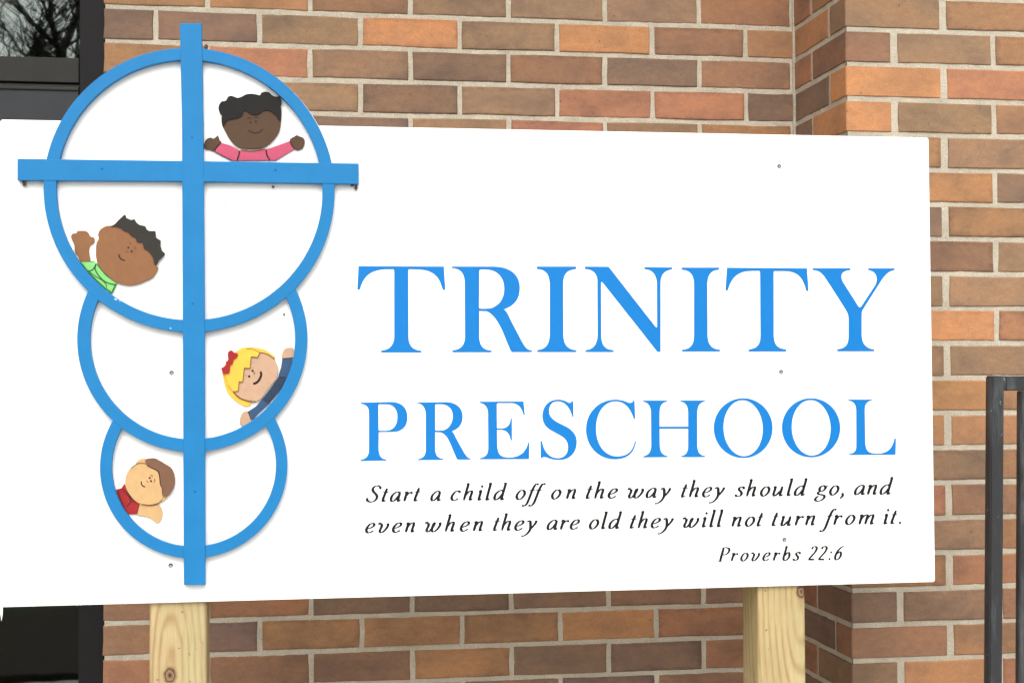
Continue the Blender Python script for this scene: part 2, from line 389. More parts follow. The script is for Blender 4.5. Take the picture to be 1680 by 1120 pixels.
# window wall
def bpart(name, b, m, parent=bld, bev=.0015):
    return bbox(name, (b[0], b[1], b[2], b[3], b[4]-GZ, b[5]-GZ), m, parent, bev)
WL, WRt = -3.30, XL+.002
fr = bpart('window_frame', (-1.476, WRt, .012, .09, GZ+.02, 1.2), M_DARKM)
tag(fr)
bpart('mullion', (-2.40, -2.35, .012, .09, GZ+.02, 1.2), M_DARKM, bld)
bpart('mullion', (WL-.003, WL+.045, .012, .09, GZ+.02, 1.2), M_DARKM, bld)
for (a, b) in ((-2.348, -1.478), (WL+.047, -2.402)):
    bpart('sash', (a, b, .020, .075, -.1495, -.1000), M_SASH)
    bpart('sash', (a, b, .020, .075, 1.12, 1.18), M_SASH)
    bpart('sash_gap_shade', (a, b, .027, .07, -.1570, -.1520), M_HOLE, bld, .0004)  # strip coloured dark to stand for the shaded gap under the sash
    bpart('transom', (a, b, .016, .085, -.3050, -.1590), M_TRANS)
    bpart('transom_bead', (a, b, .0125, .0155, -.1660, -.1625), M_SASH, bld, .0006)
    bpart('sill', (a, b, .0, .09, GZ+.02, GZ+.12), M_DARKM)
N = NT('tinted_glass')
tr = N.n('ShaderNodeBsdfTransparent'); tr.inputs[0].default_value = (.40, .39, .28, 1)
gl = N.n('ShaderNodeBsdfGlossy'); gl.inputs['Roughness'].default_value = .016; gl.inputs['Color'].default_value = (.50, .575, .575, 1)
v = N.obj(); bn = N.n('ShaderNodeBump'); bn.inputs['Strength'].default_value = .10; bn.inputs['Distance'].default_value = .0012; N.l(N.noise(7, v, 2), bn.inputs['Height'])
N.l(bn.outputs[0], gl.inputs['Normal'])
lw = N.n('ShaderNodeFresnel'); lw.inputs['IOR'].default_value = 2.6
ms = N.n('ShaderNodeMixShader'); N.l(lw.outputs[0], ms.inputs[0]); N.l(tr.outputs[0], ms.inputs[1]); N.l(gl.outputs[0], ms.inputs[2])
N.l(ms.outputs[0], N.t.nodes['Material Output'].inputs['Surface']); M_GLASS = N.m
for (a, b) in ((-2.346, -1.480), (WL+.047, -2.404)):
    for (z0, z1) in ((-.101, 1.125), (GZ+.115, -.303)):
        bpart('window_pane', (a, b, .045, .051, z0, z1), M_GLASS, bld, 0)
M_ROOM = paint('dim_room_wall', (.40, .35, .20), .9, .1, 3, 0); M_RFLOOR = paint('room_carpet', (.16, .14, .09), .95, .2, 30, 0)
V, F = boxvf(-4.5, 1.7, .302, 4.0, 0, 3.6); F = [tuple(reversed(f)) for f in F]
V2, F2 = boxvf(-4.55, 1.75, .301, 4.1, -.05, 3.65); V3 = V + V2; F3 = F + [tuple(i+8 for i in f) for f in F2]
# open the front side of both boxes (window side)
F3 = [f for n_, f in enumerate(F3) if n_ not in (2, 8)]
mesh('room_shell', V3, F3, M_ROOM, bld)
bpart('room_floor', (-4.45, 1.65, .31, 3.95, GZ+.002, GZ+.03), M_RFLOOR, bld, 0)
bpart('roof', (-4.7, 2.0, -.75, 4.3, ztop+.02, ztop+.25), M_TRANS, bld, .01)

# ------------------------------------------------------------------ the sign
SO = Vector((-1.51126, -.61671, -.33405)); AX = Vector((.999975, -.00706907, .000220035)).normalized()
DN = Vector((.000178899, -.00581929, -.99998305)).normalized(); NM = Vector((-.00707023, -.99995808, .00581788)).normalized()
SW, SH = 1.524, .7545
def ray(x, y): return (fw*FPX + RT*(x-840) - UP*(y-560)).normalized()
def uv(x, y, off=0.0):
    """point of the sign face plane (raised by off) seen at photo position x, y -> sign coordinates in metres"""
    d = ray(x, y); o = SO + NM*off; t = (o-CAM).dot(NM)/d.dot(NM); P = CAM + d*t - o
    return (P.dot(AX), P.dot(DN))
UC = .76; VB = (SO.z-GZ)
mw = Matrix((AX, -NM, -DN)).transposed().to_4x4(); mw.translation = SO + AX*UC + DN*VB
sign = empty('preschool_sign', mw, 'white preschool sign with blue lettering and blue cross emblem on two wooden posts', 'sign')
def L3(u, vv, off): return (u-UC, -off, VB-vv)
def shape(name, contours, off0, off1, m, parent=None, bevel=0.0, order=0):
    """closed contours in sign coordinates -> extruded solid between off0 and off1 in front of the sign face"""
    cu = bpy.data.curves.new(name, 'CURVE'); cu.dimensions = '2D'; cu.fill_mode = 'BOTH'
    th = (off1-off0)/2
    cu.extrude = max(th-bevel, 1e-5); cu.bevel_depth = bevel; cu.bevel_resolution = 2
    if bevel: cu.offset = -bevel
    for c in contours:
        s = cu.splines.new('POLY'); s.points.add(len(c)-1); s.use_cyclic_u = True
        for p, (u, vv) in zip(s.points, c): p.co = (u-UC, VB-vv, 0, 1)
    ob = bpy.data.objects.new(name, cu); COL.objects.link(ob)
    me = bpy.data.meshes.new_from_object(ob)
    bpy.data.objects.remove(ob); bpy.data.curves.remove(cu)
    me.name = name
    mid = (off0+off1)/2
    for vtx in me.vertices: x, y, z = vtx.co; vtx.co = (x, -(mid+z), y)
    me.update()
    me.materials.clear(); me.materials.append(m)
    for p in me.polygons: p.use_smooth = False; p.material_index = 0
    return link(name, me, m, parent or sign)
def rrect(u0, u1, v0, v1, r, n=5):
    P = []
    for cx, cy, a in ((u1-r, v0+r, -90), (u1-r, v1-r, 0), (u0+r, v1-r, 90), (u0+r, v0+r, 180)):
        for i in range(n+1):
            t = math.radians(a+90*i/n); P.append((cx+r*math.cos(t), cy+r*math.sin(t)))
    return P
pc = rrect(0, SW, 0, SH, .004)
pr = .2262; pa = math.asin(.1072/pr)
pc += [(.2917+pr*math.cos(a), .1072+pr*math.sin(a)) for a in [math.pi+pa+(math.pi-2*pa)*i/60 for i in range(61)]]
shape('sign_panel', [pc], -.0065, 0, M_WHITE, None, .0006)
# posts (4x4 lumber)
def post(xa, xb, m, zt, lab):
    o = bpy.data.objects.new('post', None)
    V0 = bbox('post', (xa-SO.x-UC, xb-SO.x-UC, .0068, .0068+.089, .0, zt), m, sign, .006, 3)
    tag(V0, lab); return V0
M_WOODL = wood('pine_post_left', -1.253-SO.x-UC, -1.203-GZ, 5, 5)
M_WOODR = wood('pine_post_right', (-.2965+.0825-SO.x-UC)-.0065, -1.100-GZ, 5, 5, (.98, 1.0, .96))
post(-1.2850, -1.1965, M_WOODL, 1.90, 'left wooden post with a round knot')
post(-.2965, -.2135, M_WOODR, 1.90, 'right wooden post with arched grain and a dark knot at its edge')
# emblem
def ann(c, ro, ri, a0=0, a1=360, n=120):
    if a1-a0 >= 360:
        return [[(c[0]+r*math.cos(2*math.pi*i/n), c[1]+r*math.sin(2*math.pi*i/n)) for i in range(n)] for r in (ro, ri)]
    A = [math.radians(a0+(a1-a0)*i/n) for i in range(n+1)]
    return [[(c[0]+ro*math.cos(a), c[1]+ro*math.sin(a)) for a in A] + [(c[0]+ri*math.cos(a), c[1]+ri*math.sin(a)) for a in reversed(A)]]
shape('ring', ann((.2917, .1072), .2245, .2053), .0002, .0120, M_BLUE, None, .0007)
def arc_ring(c, ro, ri, cp, rp, off):
    # keep the part of the ring lying outside the ring above it
    ang = [a for a in range(0, 361) if math.hypot(c[0]+ri*math.cos(math.radians(a))-cp[0], c[1]+ri*math.sin(math.radians(a))-cp[1]) > rp-.006]
    # v grows downwards: the kept arc is centred on 90 degrees (bottom)
    lo = 90
    while lo-1 > -90 and (lo-1) % 360 in ang: lo -= 1
    hi = 90
    while hi+1 < 270 and (hi+1) % 360 in ang: hi += 1
    shape('ring', ann(c, ro, ri, lo-.5, hi+.5, 90), .0002, off, M_BLUE, None, .0007)
arc_ring((.2955, .3417), .1772, .1577, (.2917, .1072), .2245, .0117)
arc_ring((.2970, .5410), .1440, .1260, (.2955, .3417), .1772, .0114)
e = .0130
def quadpx(L, off): return [uv(x, y, off) for x, y in L]
shape('cross_upright', [quadpx([(295, 38.6), (331, 38.3), (333.6, 200), (335.8, 500), (336.8, 959), (301.6, 959), (299.8, 500), (298.4, 200)], e)], .0003, .0132, M_BLUE, None, .0008)
shape('cross_arm', [quadpx([(28.5, 260.5), (300, 264.0), (588.5, 268.2), (588.5, 302.0), (300, 297.5), (28.5, 295.7)], e)], .0001, .0128, M_BLUE, None, .0008)
# screws in the panel face
for (x, y) in ((1278.5, 273), (1281.5, 610), (1287, 885), (281.5, 611.5), (280, 927)):
    a, b = uv(x, y)
    cs = lambda r: [(a+r*math.cos(i*math.pi/9), b+r*math.sin(i*math.pi/9)) for i in range(18)]
    s = shape('screw_hole_shade', [cs(.0036)], .00005, .0003, M_HOLE)  # flat disc on the face, shade of the screw hole put into its colour
    q = shape('screw', [[(a+.0003+.0023*math.cos(i*math.pi/9), b+.0009+.0021*math.sin(i*math.pi/9)) for i in range(18)]], .0002, .0009, M_SCREW, None, .0002)
for (x, y) in ((452, 279), (167, 277), (316, 498), (315, 226), (320, 806)):
    a, b = uv(x, y, e)
    shape('nail_dent', [[(a+.0020*math.cos(i*math.pi/7), b+.0012*math.sin(i*math.pi/7)) for i in range(14)]], .0128, .01335, M_DENT, None)
# chips and mud
for L in ([(186.5, 490), (190, 489), (193, 491.5), (190, 492.8)], [(196, 492.6), (198.5, 494), (196, 494.8)], [(279, 537), (281.5, 538), (280, 540), (278.3, 539)], ):
    shape('paint_chip', [quadpx(L, .012)], .0119, .01215, M_CHIP)
def blob(name, x, y, off, sx, sz, m):
    bm = bmesh.new(); bmesh.ops.create_icosphere(bm, subdivisions=2, radius=1)
    a, b = uv(x, y, off); c = L3(a, b, off)
    for vt in bm.verts:
        k = 1+random.uniform(-.25, .25); vt.co = Vector((vt.co.x*sx*k+c[0], vt.co.y*sx*.8*k+c[1], vt.co.z*sz*k+c[2]))
    me = bpy.data.meshes.new(name); bm.to_mesh(me); bm.free(); return link(name, me, m, sign)
blob('mud_clump', 40, 301, .005, .0035, .0045, M_MUD); blob('mud_clump', 584, 308, .005, .0026, .0045, M_MUD); blob('mud_clump', 448, 306.5, .004, .0022, .0022, M_MUD)
blob('mud_clump', 578, 304, .005, .003, .002, M_MUD); blob('mud_clump', 338.5, 77, .004, .003, .004, M_MUD)
blob('mud_clump', 369.5, 337, .0005, .0012, .0014, M_CHIP); blob('mud_clump', 466, 516, .001, .0016, .0019, M_MUD)
# frayed film under the bottom edge
a, b = uv(0, 995)
shape('peeling_film', [[(a-.004, SH-.004), (a+.004, SH-.003), (a+.0035, SH+.012), (a+.0018, SH+.022), (a+.0005, SH+.012), (a-.004, SH+.010)]], -.0022, -.0018, M_WHITE)
for x in (55, 126, 132, 147, 205):
    a, b = uv(x, 990); s = random.uniform(.0006, .0012)
    shape('film_nib', [[(a-s, SH-.001), (a+s, SH-.001), (a+.0003, SH+s*1.5)]], -.003, -.0026, M_WHITE)

# ---------------- letters
def bez(p0, p1, p2, p3, n=10):
    for i in range(1, n+1):
        t = i/n; s = 1-t
        yield (s**3*p0[0]+3*s*s*t*p1[0]+3*s*t*t*p2[0]+t**3*p3[0], s**3*p0[1]+3*s*s*t*p1[1]+3*s*t*t*p2[1]+t**3*p3[1])
def path(d):
    tok = d.replace('M', ' M ').replace('L', ' L ').replace('C', ' C ').replace('Q', ' Q ').replace('Z', ' ').replace(',', ' ').split()
    P = []; i = 0; cmd = None
    while i < len(tok):
        if tok[i] in 'MLCQ': cmd = tok[i]; i += 1
        f = lambda n: [(float(tok[i+2*k]), float(tok[i+2*k+1])) for k in range(n)]
        if cmd in 'ML': P += f(1); i += 2
        elif cmd == 'C':
            a, b, c = f(3); P += list(bez(P[-1], a, b, c)); i += 6
        else:
            a, c = f(2); p = P[-1]; P += list(bez(p, (p[0]+(a[0]-p[0])*2/3, p[1]+(a[1]-p[1])*2/3), (c[0]+(a[0]-c[0])*2/3, c[1]+(a[1]-c[1])*2/3), c, 4)); i += 4
    out = [P[0]]
    for q in P[1:]:
        if math.hypot(q[0]-out[-1][0], q[1]-out[-1][1]) > .8: out.append(q)
    if math.hypot(out[0][0]-out[-1][0], out[0][1]-out[-1][1]) < .8: out.pop()
    return out
def ell(cx, cy, rx, ry, rot, n=72):
    r = math.radians(rot)
    return [(cx+rx*math.cos(t)*math.cos(r)-ry*math.sin(t)*math.sin(r), cy+rx*math.cos(t)*math.sin(r)+ry*math.sin(t)*math.cos(r)) for t in [2*math.pi*i/n for i in range(n)]]
A5 = (580, 420, 5.6); B5 = (860, 420, 5.6); C4 = (1100, 420, 4.2); D5 = (580, 640, 5.6); E5 = (860, 640, 5.6); F4 = (1130, 640, 4.6667)
LET = [
 (A5, ["M46 92 L830 96 L843 300 Q843 312 832 312 Q820 312 816 296 C790 190 730 122 590 122 L510 120 C503 122 503 130 503 140 L505 740 C505 800 530 862 610 866 Q626 868 626 876 Q626 885 612 885 L265 885 Q252 885 252 876 Q252 866 268 864 C340 860 374 800 374 740 L374 140 C374 130 372 120 360 120 L290 121 C150 126 90 190 60 300 Q56 310 46 310 Q34 310 35 296"]),
 (A5, ["M905 96 L1290 96 C1440 98 1528 170 1528 290 C1528 400 1470 460 1380 488 C1400 500 1420 530 1440 580 L1530 750 C1565 820 1590 860 1625 862 Q1642 864 1641 872 Q1640 880 1628 880 L1455 880 L1440 860 L1370 690 C1320 580 1270 520 1220 505 L1155 502 L1155 740 C1157 810 1180 858 1258 866 Q1272 868 1272 875 Q1270 882 1258 882 L918 882 Q905 882 905 873 Q906 866 918 864 C1000 855 1025 800 1025 730 L1022 240 C1020 160 985 115 915 111 Q902 108 900 102",
       "M1155 140 C1155 125 1165 122 1180 122 L1240 123 C1330 135 1385 200 1385 300 C1385 390 1340 450 1270 476 C1230 485 1190 484 1165 482 Q1153 480 1153 470"]),
 (B5, ["M118 96 L470 96 Q480 97 480 107 Q480 117 465 120 C390 128 360 170 358 250 L360 720 C362 810 395 855 470 862 Q482 864 482 871 Q482 880 470 880 L130 880 Q118 880 118 871 Q118 863 132 860 C215 850 235 790 236 700 L236 270 C234 180 210 125 128 120 Q114 117 114 106"]),
 (B5, ["M560 96 L775 98 L790 115 L1208 650 Q1222 660 1222 645 L1220 250 C1215 170 1180 125 1118 122 Q1104 118 1104 110 Q1104 101 1116 101 L1352 104 Q1363 105 1363 113 Q1362 121 1350 123 C1280 135 1253 180 1253 250 L1253 878 L1225 878 L720 240 Q706 230 706 250 L708 730 C712 810 735 855 812 862 Q824 865 824 871 Q824 880 812 880 L575 880 Q562 880 562 871 Q562 863 575 861 C645 852 673 800 675 720 L673 220 C670 160 630 120 565 118 Q557 115 557 106"]),
 (C4, ["M78 79 L330 79 Q339 80 338 86 Q337 92 328 94 C270 100 254 140 254 200 L256 545 C258 605 280 638 335 643 Q344 645 343 650 Q343 657 333 657 L88 657 Q78 657 78 650 Q79 645 90 643 C145 638 163 600 163 540 L163 200 C163 140 145 98 85 94 Q75 92 75 86"]),
 (C4, ["M390 80 L941 84 L951 232 Q951 240 943 241 Q936 240 934 232 C912 140 870 103 790 103 L722 102 C713 102 711 108 711 118 L712 550 C714 605 735 635 790 641 Q799 643 799 649 Q799 657 789 657 L547 657 Q537 657 537 650 Q537 643 548 641 C605 633 621 600 621 545 L618 118 C618 106 616 101 606 101 L560 101 C460 103 420 150 396 232 Q394 238 388 238 Q380 238 380 230"]),
 (C4, ["M983 83 L1233 83 Q1241 84 1241 90 Q1240 96 1230 98 C1180 100 1165 135 1190 180 L1298 350 Q1308 355 1316 345 L1412 200 C1432 160 1425 105 1370 97 Q1361 95 1361 89 Q1362 84 1368 84 L1540 84 Q1547 85 1547 90 Q1546 96 1536 98 C1500 105 1480 130 1455 165 L1330 362 C1320 378 1318 385 1318 400 L1318 545 C1320 600 1345 635 1398 641 Q1407 643 1407 648 Q1407 655 1397 655 L1158 655 Q1147 655 1147 648 Q1148 642 1160 640 C1215 632 1228 600 1228 550 L1228 430 C1228 400 1215 380 1200 355 L1075 160 C1050 122 1030 100 990 97 Q979 95 978 90"]),
 (D5, ["M65 112 L350 106 C450 110 495 165 495 245 C495 340 440 380 360 381 L232 383 L230 520 C230 600 255 630 295 632 Q304 633 304 638 Q302 645 292 645 L65 648 Q60 645 64 638 C120 628 142 600 142 540 L142 210 C142 150 115 130 65 122",
       "M228 140 Q228 128 240 127 L300 127 C375 130 405 180 403 250 C400 330 360 370 290 370 L240 370 Q230 370 230 358"]),
 (D5, ["M585 110 L850 107 C950 110 1003 165 1003 240 C1003 310 965 355 905 373 C915 385 925 400 935 425 L1010 560 C1035 605 1050 620 1078 628 Q1080 635 1070 635 L955 635 L945 620 L890 490 C860 420 830 388 790 384 L750 382 L750 540 C752 600 780 625 825 628 Q830 634 822 638 L588 640 Q582 635 590 632 C640 622 664 600 664 540 L664 220 C662 160 635 125 588 117 Q582 112 585 110",
       "M750 138 Q750 127 762 126 L820 127 C885 140 913 180 912 240 C910 310 870 355 820 368 L760 369 Q750 369 750 358"]),
 (D5, ["M1157 104 L1562 101 L1574 222 Q1570 236 1563 228 C1545 160 1520 122 1450 116 L1330 116 Q1316 118 1316 135 L1318 348 L1360 350 C1420 345 1440 310 1444 260 L1455 256 L1456 455 L1444 460 C1438 400 1410 370 1370 363 L1318 362 L1320 500 C1325 590 1350 614 1430 616 C1540 615 1585 560 1606 478 L1616 478 L1612 630 L1160 632 Q1153 627 1165 622 C1215 610 1236 590 1238 530 L1236 210 C1233 150 1205 122 1160 114"]),
 (E5, ["M438 100 L451 100 L453 245 L444 248 C425 170 385 102 310 100 C255 100 228 140 228 190 C230 240 260 270 320 300 L390 335 C450 370 483 410 483 475 C483 570 420 638 320 638 C270 638 235 625 205 615 C185 608 172 612 162 620 L152 622 L150 465 L163 465 C180 560 230 622 312 622 C370 622 403 580 403 520 C402 460 370 430 310 400 L240 362 C190 330 167 290 168 230 C170 140 230 84 315 84 C355 86 385 100 405 112 C420 118 430 115 438 100"]),
 (E5, ["M1004 93 L1014 93 L1020 262 L1008 262 C985 190 940 100 840 100 C730 100 660 210 660 350 C660 500 740 605 855 606 C950 605 1000 560 1018 465 L1028 468 C1012 575 950 632 830 632 C680 632 568 510 568 360 C568 200 690 84 840 84 C890 86 930 98 955 112 C980 120 998 112 1004 93"]),
 (E5, ["M1092 93 L1315 93 Q1320 98 1312 103 C1260 112 1245 145 1244 210 L1244 333 L1507 333 L1507 210 C1506 145 1490 112 1438 103 Q1430 97 1438 93 L1660 92 Q1668 97 1658 102 C1610 112 1592 145 1590 210 L1590 500 C1592 570 1615 595 1660 602 Q1668 607 1660 612 L1443 612 Q1436 607 1445 602 C1495 592 1507 560 1507 500 L1507 352 L1244 352 L1246 500 C1248 560 1265 595 1320 603 Q1326 608 1318 612 L1095 614 Q1088 609 1098 604 C1150 592 1167 560 1168 500 L1166 210 C1165 150 1145 115 1095 103 Q1088 98 1092 93"]),
 (F4, [ell(417, 288.5, 225, 228.5, 0), ell(417, 289, 150.5, 214, -3)]),
 (F4, [ell(937, 286, 223, 226, 0), ell(938, 286, 149, 212.5, -3)]),
 (F4, ["M1220 70 L1402 70 Q1408 73 1400 77 C1360 85 1348 110 1348 150 L1352 400 C1355 465 1380 484 1440 484 C1530 484 1562 440 1576 368 L1586 368 L1584 492 L1230 494 Q1224 490 1232 486 C1275 478 1284 460 1284 420 L1283 150 C1280 105 1265 85 1222 76"]),
]
for (ox, oy, s), paths in LET:
    cs = [[uv(ox+x/s, oy+y/s, .0008) for x, y in (path(p) if isinstance(p, str) else p)] for p in paths]
    shape('letter', cs, .00005, .0008, M_VINYL)

# ---------------- italic print (broad-nib strokes)
G = {}
def gl_(ch, adv, *st): G[ch] = (adv, st)
hook = lambda x: [(x+.005, .98), (x, .45), (x-.005, .2), (x+.05, .02), (x+.20, .14)]
arch = lambda x: [(x, .45), (x+.14, .78), (x+.30, .95), (x+.43, .93), (x+.46, .72), (x+.43, .25), (x+.47, .03), (x+.62, .15)]
bowl = [(.62, .90), (.48, .985), (.30, .90), (.12, .62), (.08, .28), (.17, .04), (.32, .06), (.50, .30), (.62, .62)]
gl_('a', .95, bowl, hook(.64))
gl_('b', .84, [(.02, 1.62), (.13, 1.68), (.12, 1.0), (.10, .3), (.22, .03), (.42, .04), (.60, .35), (.60, .72), (.48, .95), (.32, .88), (.12, .55)])
gl_('c', .78, [(.58, .78), (.57, .92), (.44, .98), (.25, .88), (.10, .55), (.10, .22), (.26, .02), (.45, .06), (.62, .22)])
gl_('d', .95, bowl, [(.55, 1.66), (.67, 1.70), (.66, 1.0), (.64, .2), (.69, .02), (.84, .14)])
gl_('e', .80, [(.12, .42), (.36, .50), (.56, .68), (.58, .88), (.44, .98), (.25, .88), (.10, .55), (.10, .22), (.26, .02), (.45, .06), (.64, .22)])
gl_('f', .52, [(.70, 1.50), (.62, 1.60), (.50, 1.55), (.40, 1.25), (.33, .8), (.27, .2), (.20, -.35), (.08, -.62), (-.06, -.66), (-.14, -.55)], [(.12, .93), (.56, .96)])
gl_('g', .80, [(.50, .88), (.32, .99), (.14, .86), (.10, .62), (.20, .42), (.36, .44), (.50, .62), (.52, .86), (.42, .96)], [(.20, .43), (.06, .28), (.12, .12), (.38, .05), (.58, -.06), (.60, -.30), (.42, -.52), (.16, -.60), (-.04, -.46), (.02, -.22), (.16, -.08)], [(.50, .88), (.74, .93)])
gl_('h', .92, [(.02, 1.64), (.14, 1.70), (.13, 1.0), (.10, .0)], arch(.11))
gl_('i', .42, [(.00, .82), (.13, .97), (.12, .2), (.17, .02), (.32, .14)], [(.14, 1.42, 'dot')])
gl_('l', .42, [(.00, 1.64), (.13, 1.70), (.12, .9), (.12, .2), (.17, .02), (.32, .14)])
gl_('m', 1.48, [(.00, .82), (.13, .97), (.12, .5), (.10, .0)], [(.11, .45), (.25, .78), (.41, .95), (.54, .93), (.57, .72), (.54, .0)], arch(.55))
gl_('n', .92, [(.00, .82), (.13, .97), (.12, .5), (.10, .0)], arch(.11))
gl_('o', .82, [(.42, .985), (.25, .90), (.10, .58), (.10, .25), (.27, .015), (.46, .09), (.62, .40), (.62, .74), (.44, .985)])
gl_('r', .66, [(.00, .82), (.13, .97), (.12, .5), (.10, .0)], [(.12, .50), (.26, .80), (.42, .93)], [(.50, .86, 'dot')])
gl_('s', .66, [(.50, .74), (.48, .92), (.34, .98), (.18, .88), (.18, .70), (.34, .50), (.44, .30), (.38, .08), (.20, .01), (.06, .06), (.03, .22)])
gl_('t', .56, [(.24, 1.36), (.18, .8), (.13, .25), (.18, .03), (.36, .12)], [(.00, .95), (.42, .96)])
gl_('u', .96, [(.00, .82), (.12, .97), (.11, .5), (.10, .2), (.18, .02), (.32, .10), (.55, .50)], [(.64, .98), (.62, .45), (.60, .2), (.66, .02), (.81, .14)])
gl_('v', .84, [(-.12, .90, 'thick'), (.02, .95), (.14, .93)], [(.16, .92), (.19, .60), (.13, .22), (.22, .02), (.38, .06), (.56, .36), (.66, .72), (.58, .96)])
gl_('w', 1.30, [(-.12, .90, 'thick'), (.02, .95), (.14, .93)], [(.16, .92), (.19, .60), (.13, .22), (.22, .02), (.36, .07), (.50, .34), (.62, .80), (.55, .97)], [(.56, .92), (.52, .50), (.54, .15), (.66, .01), (.80, .06), (.98, .36), (1.07, .72), (.99, .96)])
gl_('y', .84, [(.02, .84), (.12, .95), (.24, .86), (.33, .50), (.37, .10), (.30, -.22), (.14, -.48), (-.06, -.62), (-.18, -.58)], [(.66, .98), (.69, .82), (.60, .52), (.38, .08)])
gl_('S', 1.0, [(.80, 1.28), (.80, 1.56)], [(.80, 1.50), (.58, 1.64), (.34, 1.56), (.24, 1.30), (.36, 1.02), (.60, .74), (.72, .44), (.62, .12), (.38, -.02), (.14, .04), (.02, .16)], [(.00, .40), (.00, .05)])
gl_('P', 1.0, [(.26, 1.62, 'thick'), (.24, .8), (.22, .02)], [(.10, 1.62), (.50, 1.66), (.82, 1.50), (.84, 1.12), (.62, .82), (.28, .80)], [(.02, .02), (.44, .02)])
gl_('2', .84, [(.10, 1.32), (.20, 1.58), (.42, 1.64), (.58, 1.42), (.52, 1.02), (.30, .56), (.04, .08)], [(.02, .06, 'thick'), (.30, .07), (.62, .06)])
gl_('6', .90, [(.74, 1.66), (.48, 1.52), (.22, 1.10), (.10, .60), (.12, .20), (.28, .0), (.48, .12), (.60, .46), (.54, .84), (.38, .96), (.18, .70)])
gl_(':', .42, [(.14, .10, 'dot')], [(.14, .92, 'dot')])
gl_('.', .36, [(.12, .08, 'dot')])
gl_(',', .36, [(.16, .10, 'dot')], [(.20, .10), (.18, -.14), (.04, -.36)])
def catmull(P, n=6):
    if len(P) < 3:
        return [(P[0][0]+(P[-1][0]-P[0][0])*i/4, P[0][1]+(P[-1][1]-P[0][1])*i/4) for i in range(5)]
    Q = [(2*P[0][0]-P[1][0], 2*P[0][1]-P[1][1])] + P + [(2*P[-1][0]-P[-2][0], 2*P[-1][1]-P[-2][1])]
    out = []
    for i in range(1, len(Q)-2):
        p0, p1, p2, p3 = Q[i-1:i+3]
        for j in range(n):
            t = j/n
            out.append(tuple(.5*((2*p1[k])+(-p0[k]+p2[k])*t+(2*p0[k]-5*p1[k]+4*p2[k]-p3[k])*t*t+(-p0[k]+3*p1[k]-3*p2[k]+p3[k])*t**3) for k in (0, 1)))
    out.append(P[-1]); return out
SHEAR = .25; NIB = math.radians(10); WMAX = .30; WMIN = .105
def word(text, xa, xb, ya, yb, xh):
    """print one word between photo positions xa..xb, baseline ya..yb, x-height xh"""
    GX = 1.36 if xh > 14 else 1.26
    pos = []; x = 0
    for ch in text: pos.append(x); x += G[ch][0]*GX
    strokes = []
    for ch, px in zip(text, pos):
        for st in G[ch][1]:
            fl = st[0][2] if len(st[0]) > 2 else ''
            pts = [(q[0]*GX+px, q[1]) for q in st]
            strokes.append((fl, pts))
    def sh(p): return (p[0]+SHEAR*p[1], p[1])
    polys = []
    for fl, pts in strokes:
        if fl == 'dot':
            c = sh(pts[0]); polys.append(('fan', [(c[0]+0.135*math.cos(i*math.pi/6), c[1]+.135*math.sin(i*math.pi/6)) for i in range(12)])); continue
        C = [sh(p) for p in catmull(pts)]; Lf = []; Rt = []
        for i, p in enumerate(C):
            a = C[max(i-1, 0)]; b = C[min(i+1, len(C)-1)]; dx, dy = b[0]-a[0], b[1]-a[1]; d = math.hypot(dx, dy) or 1
            th = math.atan2(dy, dx); w_ = WMIN+(WMAX-WMIN)*abs(math.sin(th-NIB))**1.35
            if fl == 'thick': w_ = max(w_, WMAX*.72) if abs(dy) < abs(dx) else w_*1.12
            e_ = min(1, .7+.3*min(i, len(C)-1-i)/2)
            w_ *= e_/2; Lf.append((p[0]-dy/d*w_, p[1]+dx/d*w_)); Rt.append((p[0]+dy/d*w_, p[1]-dx/d*w_))
        polys.append(('rib', Lf, Rt))
    allx = [q[0] for P in polys for L in P[1:] for q in L]; mn, mx = min(allx), max(allx)
    k = xh; gi = [i for i, ch in enumerate(text) for st in G[ch][1]]
    if len(text) > 1:
        ls = ((xb-xa)/xh-(mx-mn))/(len(text)-1)
        polys = [(P[0],)+tuple([(q[0]+ls*i, q[1]) for q in L] for L in P[1:]) for i, P in zip(gi, polys)]
    else: k = (xb-xa)/(mx-mn)
    def tr(q, off):
        X = xa+(q[0]-mn)*k; yb_ = ya+(yb-ya)*(X-xa)/(xb-xa); a, b = uv(X, yb_-q[1]*xh, off); return L3(a, b, off)
    V, F = [], []
    for n_, P in enumerate(polys):
        off = .0004+n_*.000015; b0 = len(V)
        if P[0] == 'fan': V += [tr(q, off) for q in P[1]]; F.append(tuple(range(b0+len(P[1])-1, b0-1, -1)))
        else:
            n2 = len(P[1])
            for a, b in zip(P[1], P[2]): V += [tr(a, off), tr(b, off)]
            for i in range(n2-1): F.append((b0+2*i, b0+2*i+1, b0+2*i+3, b0+2*i+2))
    mesh('word', V, F, M_INK, sign)
bl1 = lambda x: 822.6-(x-600)*12.4/866
bl2 = lambda x: 873.6-(x-600)*15.0/865
bl3 = lambda x: 920.2-(x-1178)*2.8/208
for t, a, b in (('Start', 600, 690), ('a', 705.7, 723.6), ('child', 738.6, 832), ('off', 845.4, 895.7), ('on', 903.6, 945.7), ('the', 960.7, 1014.3), ('way', 1029.3, 1101.4), ('they', 1117, 1190), ('should', 1205, 1325), ('go,', 1335, 1385), ('and', 1400.7, 1465.7)):
    word(t, a, b, bl1(a), bl1(b), 15.8)
